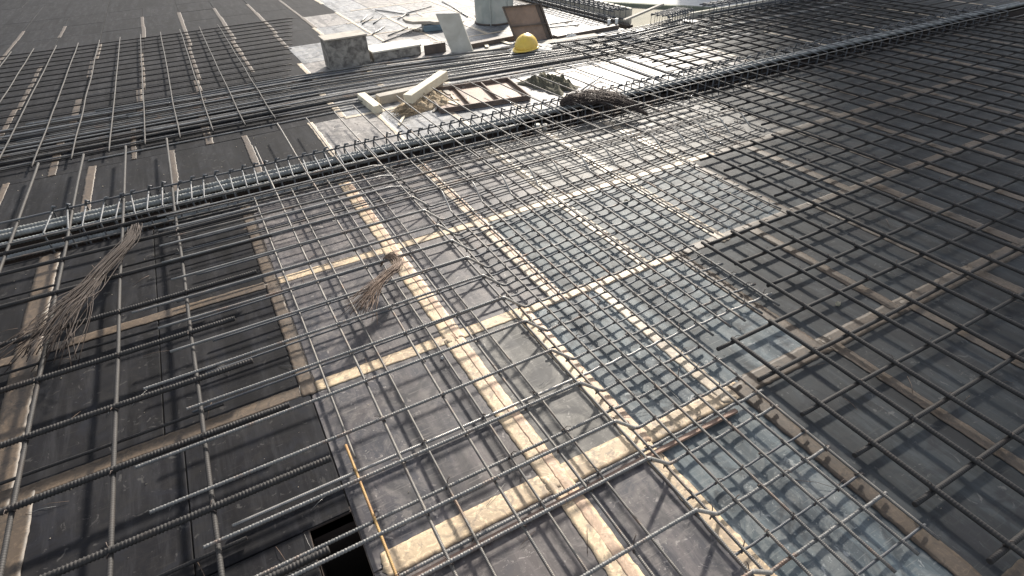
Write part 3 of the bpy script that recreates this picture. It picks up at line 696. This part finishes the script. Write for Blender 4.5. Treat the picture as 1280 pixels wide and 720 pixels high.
# splinters and offcuts round the sack and along the far deck
for i in range(26):
    x, y = (rnd.uniform(1.3, 2.2), rnd.uniform(4.45, 5.1)) if i < 14 else (rnd.uniform(2.3, 4.2), rnd.uniform(6.3, 8.0))
    L = rnd.uniform(.05, .17); wd = rnd.uniform(.008, .025); m = MB(); p = [(-L, -wd), (-L * .3, -wd * 1.2), (L * .7, -wd * .8), (L, -wd * .1), (L * .5, wd), (-L * .8, wd * .9)]
    for z in (0, .007): m.v += [(a, b, z + (.01 * a / L if i % 2 else 0)) for a, b in p]
    m.f.append([6, 7, 8, 9, 10, 11]); m.f.append([5, 4, 3, 2, 1, 0]); m.uv += [(0, 0)] * 12; m.smooth += [False] * 2
    for k in range(6): m.f.append([k, (k + 1) % 6, 6 + (k + 1) % 6, 6 + k]); m.uv += [(0, 0)] * 4; m.smooth.append(False)
    o = m.build('wood_splinter', 'wood' if i % 3 else 'wood_grey', None, (x, y, .012)); o.rotation_euler = (0, 0, rnd.uniform(0, 3.1))
    tag(o, ('thin timber splinter lying round the torn sack' if i < 14 else 'thin timber splinter lying on the far deck near the round column'), 'splinter', 'splinters round the torn sack' if i < 14 else 'splinters near the round column')
# lying steel panel, ribs up
lp = thing('form_tray', 'rusty ribbed shuttering panel lying flat, underside up, beside the askew timber', 'formwork panel', (1.66, 4.46, 0), None, (0, 0, R(-9)))
bx('sheet', lp, (.80, .60, .006), 'rustpanel', (.40, .30, .004), (0, 0, 0), .001)
for (a, b, c, e) in ((.40, .008, .80, .012), (.40, .592, .80, .012), (.006, .30, .012, .57), (.794, .30, .012, .57)): bx('rim', lp, (c, e, .034), 'rustrim', (a, b, .010), (0, 0, 0), .001)
for a in (.27, .53): bx('rib', lp, (.012, .57, .028), 'rustrim', (a, .30, .0105), (0, 0, 0), .001)
# stacked boxes at the left
def block(name, x0, x1, y0, y1, h, mat, label, top=None):
    t = thing(name, label, 'formwork box', ((x0 + x1) / 2, (y0 + y1) / 2, 0))
    bx('body', t, (x1 - x0, y1 - y0, h), mat, (0, 0, .002), (0, 0, 0), .006)
    if top: bx('lid', t, (x1 - x0 + .02, y1 - y0 + .02, .016), top, (0, 0, h + .003), (0, 0, 0), .003)
    return t
block('column_kicker', 1.22, 1.65, 6.36, 6.60, .285, 'cement', 'tall stained formwork box at the left behind the loose bars', 'wood_grey')
block('low_form_box', 1.70, 2.24, 6.40, 6.72, .09, 'cement', 'low cement stained form box with dark blotches right of the tall box', 'cement_pale')
m = MB(); m.box(-.125, .125, -.012, .012, 0, .10, None, .002); o = m.build('steel_plate', 'rustdark', None, (2.39, 6.36, 0)); tag(o, 'small dark steel plate standing on edge between low box and tilted slab', 'steel plate')
m = MB(); m.box(-.42, .42, -.05, .05, 0, .05, None, .003); o = m.build('timber_plank', 'rustdark', None, (3.02, 6.36, 0)); o.rotation_euler = (0, 0, R(5)); tag(o, 'dark plank on the deck behind the helmet, under the leaning brown panel', 'timber')
m = MB(); m.box(-.45, .45, -.05, .05, 0, .045, None, .003); o = m.build('timber_plank', 'rustdark', None, (4.22, 6.08, 0)); o.rotation_euler = (0, 0, R(2)); tag(o, 'dark plank on the deck between the leaning panel and the edge cage', 'timber')
for j, (x, y, l, lab) in enumerate(((2.6, 5.86, 1.7, 'long grey board lying under the back of the loose bar pile'), (3.75, 5.75, 1.0, 'grey board right of the helmet at the back of the loose bars'))):
    m = MB(); m.box(-l / 2, l / 2, -.07, .07, 0, .022, None, .003); o = m.build('timber_board', 'wood_grey', None, (x, y + .35 * (j == 0) * 0 + .2, 0)); o.rotation_euler = (0, 0, R(-6)); tag(o, lab, 'timber')
def quad_slab(name, BL, BR, TR, TL, th, mat, parent=None, org=Vector((0, 0, 0))):
    P = [Vector(q) for q in (BL, BR, TR, TL)]; nrm = (P[1] - P[0]).cross(P[3] - P[0]).normalized()
    m = MB(); m.v = [tuple(p - org) for p in P] + [tuple(p - nrm * th - org) for p in P]
    for f in ((0, 1, 2, 3), (7, 6, 5, 4), (4, 5, 1, 0), (5, 6, 2, 1), (6, 7, 3, 2), (7, 4, 0, 3)): m.f.append(list(f)); m.uv += [(0, 0)] * 4; m.smooth.append(False)
    return m.build(name, mat, parent), P, nrm
o, P, nr = quad_slab('form_sheet', (2.55, 6.28, .0), (2.73, 6.08, .0), (2.66, 6.24, .395), (2.47, 6.44, .385), .02, 'cement_pale')
tag(o, 'pale grey sheet leaning upright on the far deck, left of the round column', 'formwork sheet')
# leaning brown panel with rim and rib
pn = thing('form_tray', 'brown framed shuttering panel leaning upright right of the round column', 'formwork panel', (3.55, 6.2, 0)); po = Vector(pn.location)
BL, BR, TR, TL = Vector((3.35, 6.25, 0)), Vector((3.78, 6.14, 0)), Vector((3.69, 6.26, .37)), Vector((3.25, 6.37, .37))
o, P, nr = quad_slab('sheet', BL, BR, TR, TL, .006, 'rustpanel', pn, po)
def lerp2(u, v): return (BL.lerp(BR, u)).lerp(TL.lerp(TR, u), v)
def strip(nm, u0, u1, v0, v1, h=.035):
    a, b, c, e = lerp2(u0, v0), lerp2(u1, v0), lerp2(u1, v1), lerp2(u0, v1)
    quad_slab(nm, a + nr * h, b + nr * h, c + nr * h, e + nr * h, h - .0005, 'rustdark', pn, po)
strip('rim', 0, 1, .965, 1); strip('rim', 0, .03, .0, .96); strip('rim', .955, 1, .0, .96); strip('rib', .035, .95, .42, .45, .030)
strip('side_face', .85, .95, .0, .415, .006); strip('side_face', .85, .95, .455, .96, .006)
# round column form
colm = thing('column_form', 'round grey steel column form standing on the far deck', 'column form', (3.66, 7.42, 0))
m = MB(); N = 40; n1 = 10
for j in range(n1 + 1):
    for k in range(N):
        a = 2 * math.pi * k / N; r = .242 + .004 * math.sin(a * 9) + .003 * noise.noise(Vector((math.cos(a) * 2, math.sin(a) * 2, j * .5)))
        m.v.append((r * math.cos(a), r * math.sin(a), .62 * j / n1))
for j in range(n1):
    for k in range(N):
        m.f.append([j * N + k, j * N + (k + 1) % N, (j + 1) * N + (k + 1) % N, (j + 1) * N + k]); m.uv += [(0, 0)] * 4; m.smooth.append(True)
m.f.append([n1 * N + k for k in range(N)]); m.uv += [(0, 0)] * N; m.smooth.append(False)
m.build('shell', 'column', colm)
for a in (-2.2, -1.2, -.45): bx('flange', colm, (.03, .012, .60), 'column', (.247 * math.cos(a), .247 * math.sin(a), .004), (0, 0, a), .001)
m = MB(); m.tube([(.25 * math.cos(t), .25 * math.sin(t), .012) for t in np.linspace(0, 6.28, 41)], .01, 6, False); m.build('base_ring', 'rustdark', colm)
# helmet
he = thing('hard_hat', 'yellow hard hat lying on the white bag behind the loose bars', 'helmet', (3.19, 5.72, .055), None, (0, R(0), R(205)))
m = MB(); A, B_ = 12, 36
for j in range(A + 1):
    ph = math.pi / 2 * j / A
    for k in range(B_):
        a = 2 * math.pi * k / B_; rg = 1 + (.035 if abs(math.sin(a)) < .17 else 0) * math.sin(ph * 1.2)
        m.v.append((.145 * math.cos(a) * math.cos(ph), .118 * math.sin(a) * math.cos(ph), .015 + .135 * math.sin(ph) * rg))
for j in range(A):
    for k in range(B_):
        m.f.append([j * B_ + k, j * B_ + (k + 1) % B_, (j + 1) * B_ + (k + 1) % B_, (j + 1) * B_ + k]); m.uv += [(0, 0)] * 4; m.smooth.append(True)
m.build('shell', 'helmet', he)
m = MB()
for k in range(B_):
    a = 2 * math.pi * k / B_; f = max(0, math.cos(a)); ro = 1.07 + .25 * f ** 2
    m.v += [(.142 * math.cos(a), .116 * math.sin(a), .019), (.145 * ro * math.cos(a), .118 * (1.07 + .05 * f) * math.sin(a), .008 - .006 * f), (.145 * ro * math.cos(a), .118 * (1.07 + .05 * f) * math.sin(a), .003 - .006 * f), (.142 * math.cos(a), .116 * math.sin(a), .012)]
for k in range(B_):
    for q in range(4):
        k2 = (k + 1) % B_; q2 = (q + 1) % 4
        m.f.append([k * 4 + q, k * 4 + q2, k2 * 4 + q2, k2 * 4 + q]); m.uv += [(0, 0)] * 4; m.smooth.append(True)
m.build('brim', 'helmet', he)
m = MB(); m.tube([(-.12, .06, .01), (-.16, .09, -.01), (-.17, .03, -.018), (-.15, -.04, -.012), (-.125, -.06, .01)], .009, 6); m.build('chin_strap', 'strap', he)
# broken board on blue tin
tn = bx('tin_box', None, (.30, .20, .07), 'bluetin', (2.84, 7.50, 0), (0, 0, R(-12)), .008); tag(tn, 'low blue tin box under the broken board on the far deck', 'box')
bb = MB(); pts = [(-.30, -.06), (-.22, -.13), (.0, -.11), (.05, -.16), (.34, -.12), (.38, .1), (.1, .14), (-.15, .12), (-.32, .08)]
for z in (.0, .035): bb.v += [(x, y, z) for x, y in pts]
n_ = len(pts); bb.f.append(list(range(n_, 2 * n_))); bb.uv += [(0, 0)] * n_; bb.smooth.append(False); bb.f.append(list(range(n_))[::-1]); bb.uv += [(0, 0)] * n_; bb.smooth.append(False)
for k in range(n_): bb.f.append([k, (k + 1) % n_, n_ + (k + 1) % n_, n_ + k]); bb.uv += [(0, 0)] * 4; bb.smooth.append(False)
o = bb.build('broken_board', 'wood_grey', None, (2.80, 7.58, .085)); o.rotation_euler = (R(3), R(5), R(-12)); tag(o, 'broken jagged board resting on the blue tin box', 'board')
# white cover piece standing in the trench
m = MB(); m.tube([(0, 0, -.06), (0, 0, .03)], .022, 10); m.tube([(.06, -.01, -.06), (.06, -.01, .02)], .018, 10)
for z in (-.03, .0): m.box(-.01, .07, -.006, .004, z, z + .01)
tag(m.build('cover_spacer', 'cement_pale', None, (2.12, 3.66, .03)), 'pale double spacer block standing in the trench beside the lower thick bars', 'spacer')

# ------------------------------------------------------------------ slab edge cages
def edge_cage(label, a, b, nst, name='edge_cage', h=.16, wd=.26):
    a = Vector((*a, 0)); b = Vector((*b, 0)); u = (b - a).normalized(); v = Vector((-u.y, u.x, 0)); t = thing(name, label, 'rebar cage', a); L = (b - a).length
    for (s, z) in ((0, h), (.33, h + .005), (.66, h), (1, h), (0, .03), (1, .03), (.5, .03), (0, h * .6)):
        m = MB(); m.tube(wob([v * (s * wd) + u * q + Vector((0, 0, z)) for q in np.arange(0, L, .15)], .012, s * 9 + z * 50), .009, 6); m.build('bar', 'bar_dark', t)
    for i in range(nst):
        q = u * (L * (i + .5) / nst) + u * rnd.uniform(-.012, .012); m = MB()
        m.tube([q + Vector((0, 0, .01)), q + Vector((0, 0, h + .015)), q + v * wd + Vector((0, 0, h + .015)), q + v * wd + Vector((0, 0, .01)), q + Vector((0, 0, .01))], .006, 5)
        m.tube([q + Vector((0, 0, h)), q + v * .05 + Vector((0, 0, h + .035))], .006, 5); m.build('stirrup', 'bar_dark', t)
    return t
edge_cage('tall dark edge cage running away along the far slab edge', (4.72, 6.25), (4.60, 12.0), 52, wd=-.24)
edge_cage('short dark cage at the slab corner, right end of the far edge', (5.05, 5.62), (5.55, 5.72), 10, h=.14)
edge_cage('dark edge cage along the slab edge at the right', (5.8, 5.70), (11.0, 5.70), 44, wd=.2)
m = MB(); m.box(-.02, .02, -2.9, 2.9, -.3, .14, None, .003); o = m.build('edge_board', 'board_pale', None, (5.02, 9.25, 0)); o.rotation_euler = (0, 0, R(1.2)); tag(o, 'pale sunlit edge board behind the far edge cage', 'edge board')
m = MB(); m.box(-2.9, 2.9, -.02, .02, -.3, .06, None, .003); o = m.build('edge_board', 'board_pale', None, (8.6, 5.98, 0)); tag(o, 'pale edge board along the right hand slab edge', 'edge board')
m = MB(); m.box(-.05, .05, -2.9, 2.9, -.3, -.0, None, .003); o = m.build('edge_beam_side', 'pit', None, (4.9, 9.1, -.02)); o.rotation_euler = (0, 0, R(1.2)); tag(o, 'dark form side between the far edge cage and the pale edge board', 'formwork')
for i, (x, y) in enumerate(((4.60, 6.16), (4.70, 6.14))):
    m = MB(); m.tube([(0, 0, 0), (0, 0, .10)], .018, 10); tag(m.build('spacer_tube', 'white', None, (x, y, 0)), 'small white upright tube at the near end of the far edge cage, ' + ('left one' if i == 0 else 'right one'), 'tube')
m = MB(); m.box(-.36, .36, -.022, .022, 0, .022, None, .003); o = m.build('timber_board', 'wood_grey', None, (4.98, 5.98, .15)); o.rotation_euler = (0, R(-6), R(12)); tag(o, 'narrow pale board resting across the slab corner cages', 'timber')
# bars crossing near the corner
for i in range(9):
    a = (rnd.uniform(3.9, 4.3), 5.2 + i * .07); b = (rnd.uniform(4.9, 5.4), 5.35 + i * .05); m = MB(); c0 = Vector((a[0], a[1], .05))
    m.tube([Vector((0, 0, 0)), Vector((b[0] - a[0], b[1] - a[1], .02))], .006, 6)
    tag(m.build('rebar_offcut', 'bar_dark' if i % 2 else 'bar_bright', None, c0), 'bar offcut lying askew on the loose bars near the slab corner', 'rebar', 'bar offcuts near the slab corner')

# ------------------------------------------------------------------ beyond the slab
m = MB(); m.box(-150, 150, -150, 150, -.3, 0); tag(m.build('ground', 'ground', None, (0, 0, -3.3)), kind='structure')
# columns under the deck
def strip_ground(name, p, q, w_, z, mat, kind=None, label=None, cat=None, h=.02):
    p = Vector((*p, 0)); q = Vector((*q, 0)); u = (q - p); L = u.length; an = math.atan2(u.y, u.x)
    m = MB(); m.box(0, L, -w_ / 2, w_ / 2, 0, h); o = m.build(name, mat, None, (p.x, p.y, z)); o.rotation_euler = (0, 0, an); return tag(o, label, cat, None, kind)
strip_ground('road', (12.6, 32.5), (29.5, 5.6), 2.4, -3.29, 'road', 'structure')
strip_ground('kerb', (10.9, 31.8), (27.8, 4.9), .25, -3.3, 'kerb', 'structure', h=.14)
strip_ground('kerb', (14.4, 33.4), (31.2, 6.6), .25, -3.3, 'kerb', 'structure', h=.14)
# added block, out of view, put there to shade the right side of the deck
bd = thing('concrete_building', 'unfinished grey concrete block standing beyond the slab at the right', 'building', (22.05, 24.05, -3.3))
bd.rotation_euler = (0, 0, math.atan2(-.657, .753))
WB, DB, HB = 15.0, 10.0, 27.0
bx('wall', bd, (WB, DB, HB), 'wall', (WB / 2, DB / 2, 0), (0, 0, 0), .02)
for fl in range(8):
    bx('floor_band', bd, (WB + .2, DB + .2, .3), 'wall', (WB / 2, DB / 2, 3.2 * fl + 2.9), (0, 0, 0), .02)
    for k in range(4):
        f = bx('window', bd, (1.7, .12, 1.5), 'rustdark', (2.0 + k * 3.6, -.04, 3.2 * fl + 1.0), (0, 0, 0), .01)
        g_ = bx('pane', f, (1.5, .03, 1.3), 'glass', (0, -.06, .1), (0, 0, 0), .002)
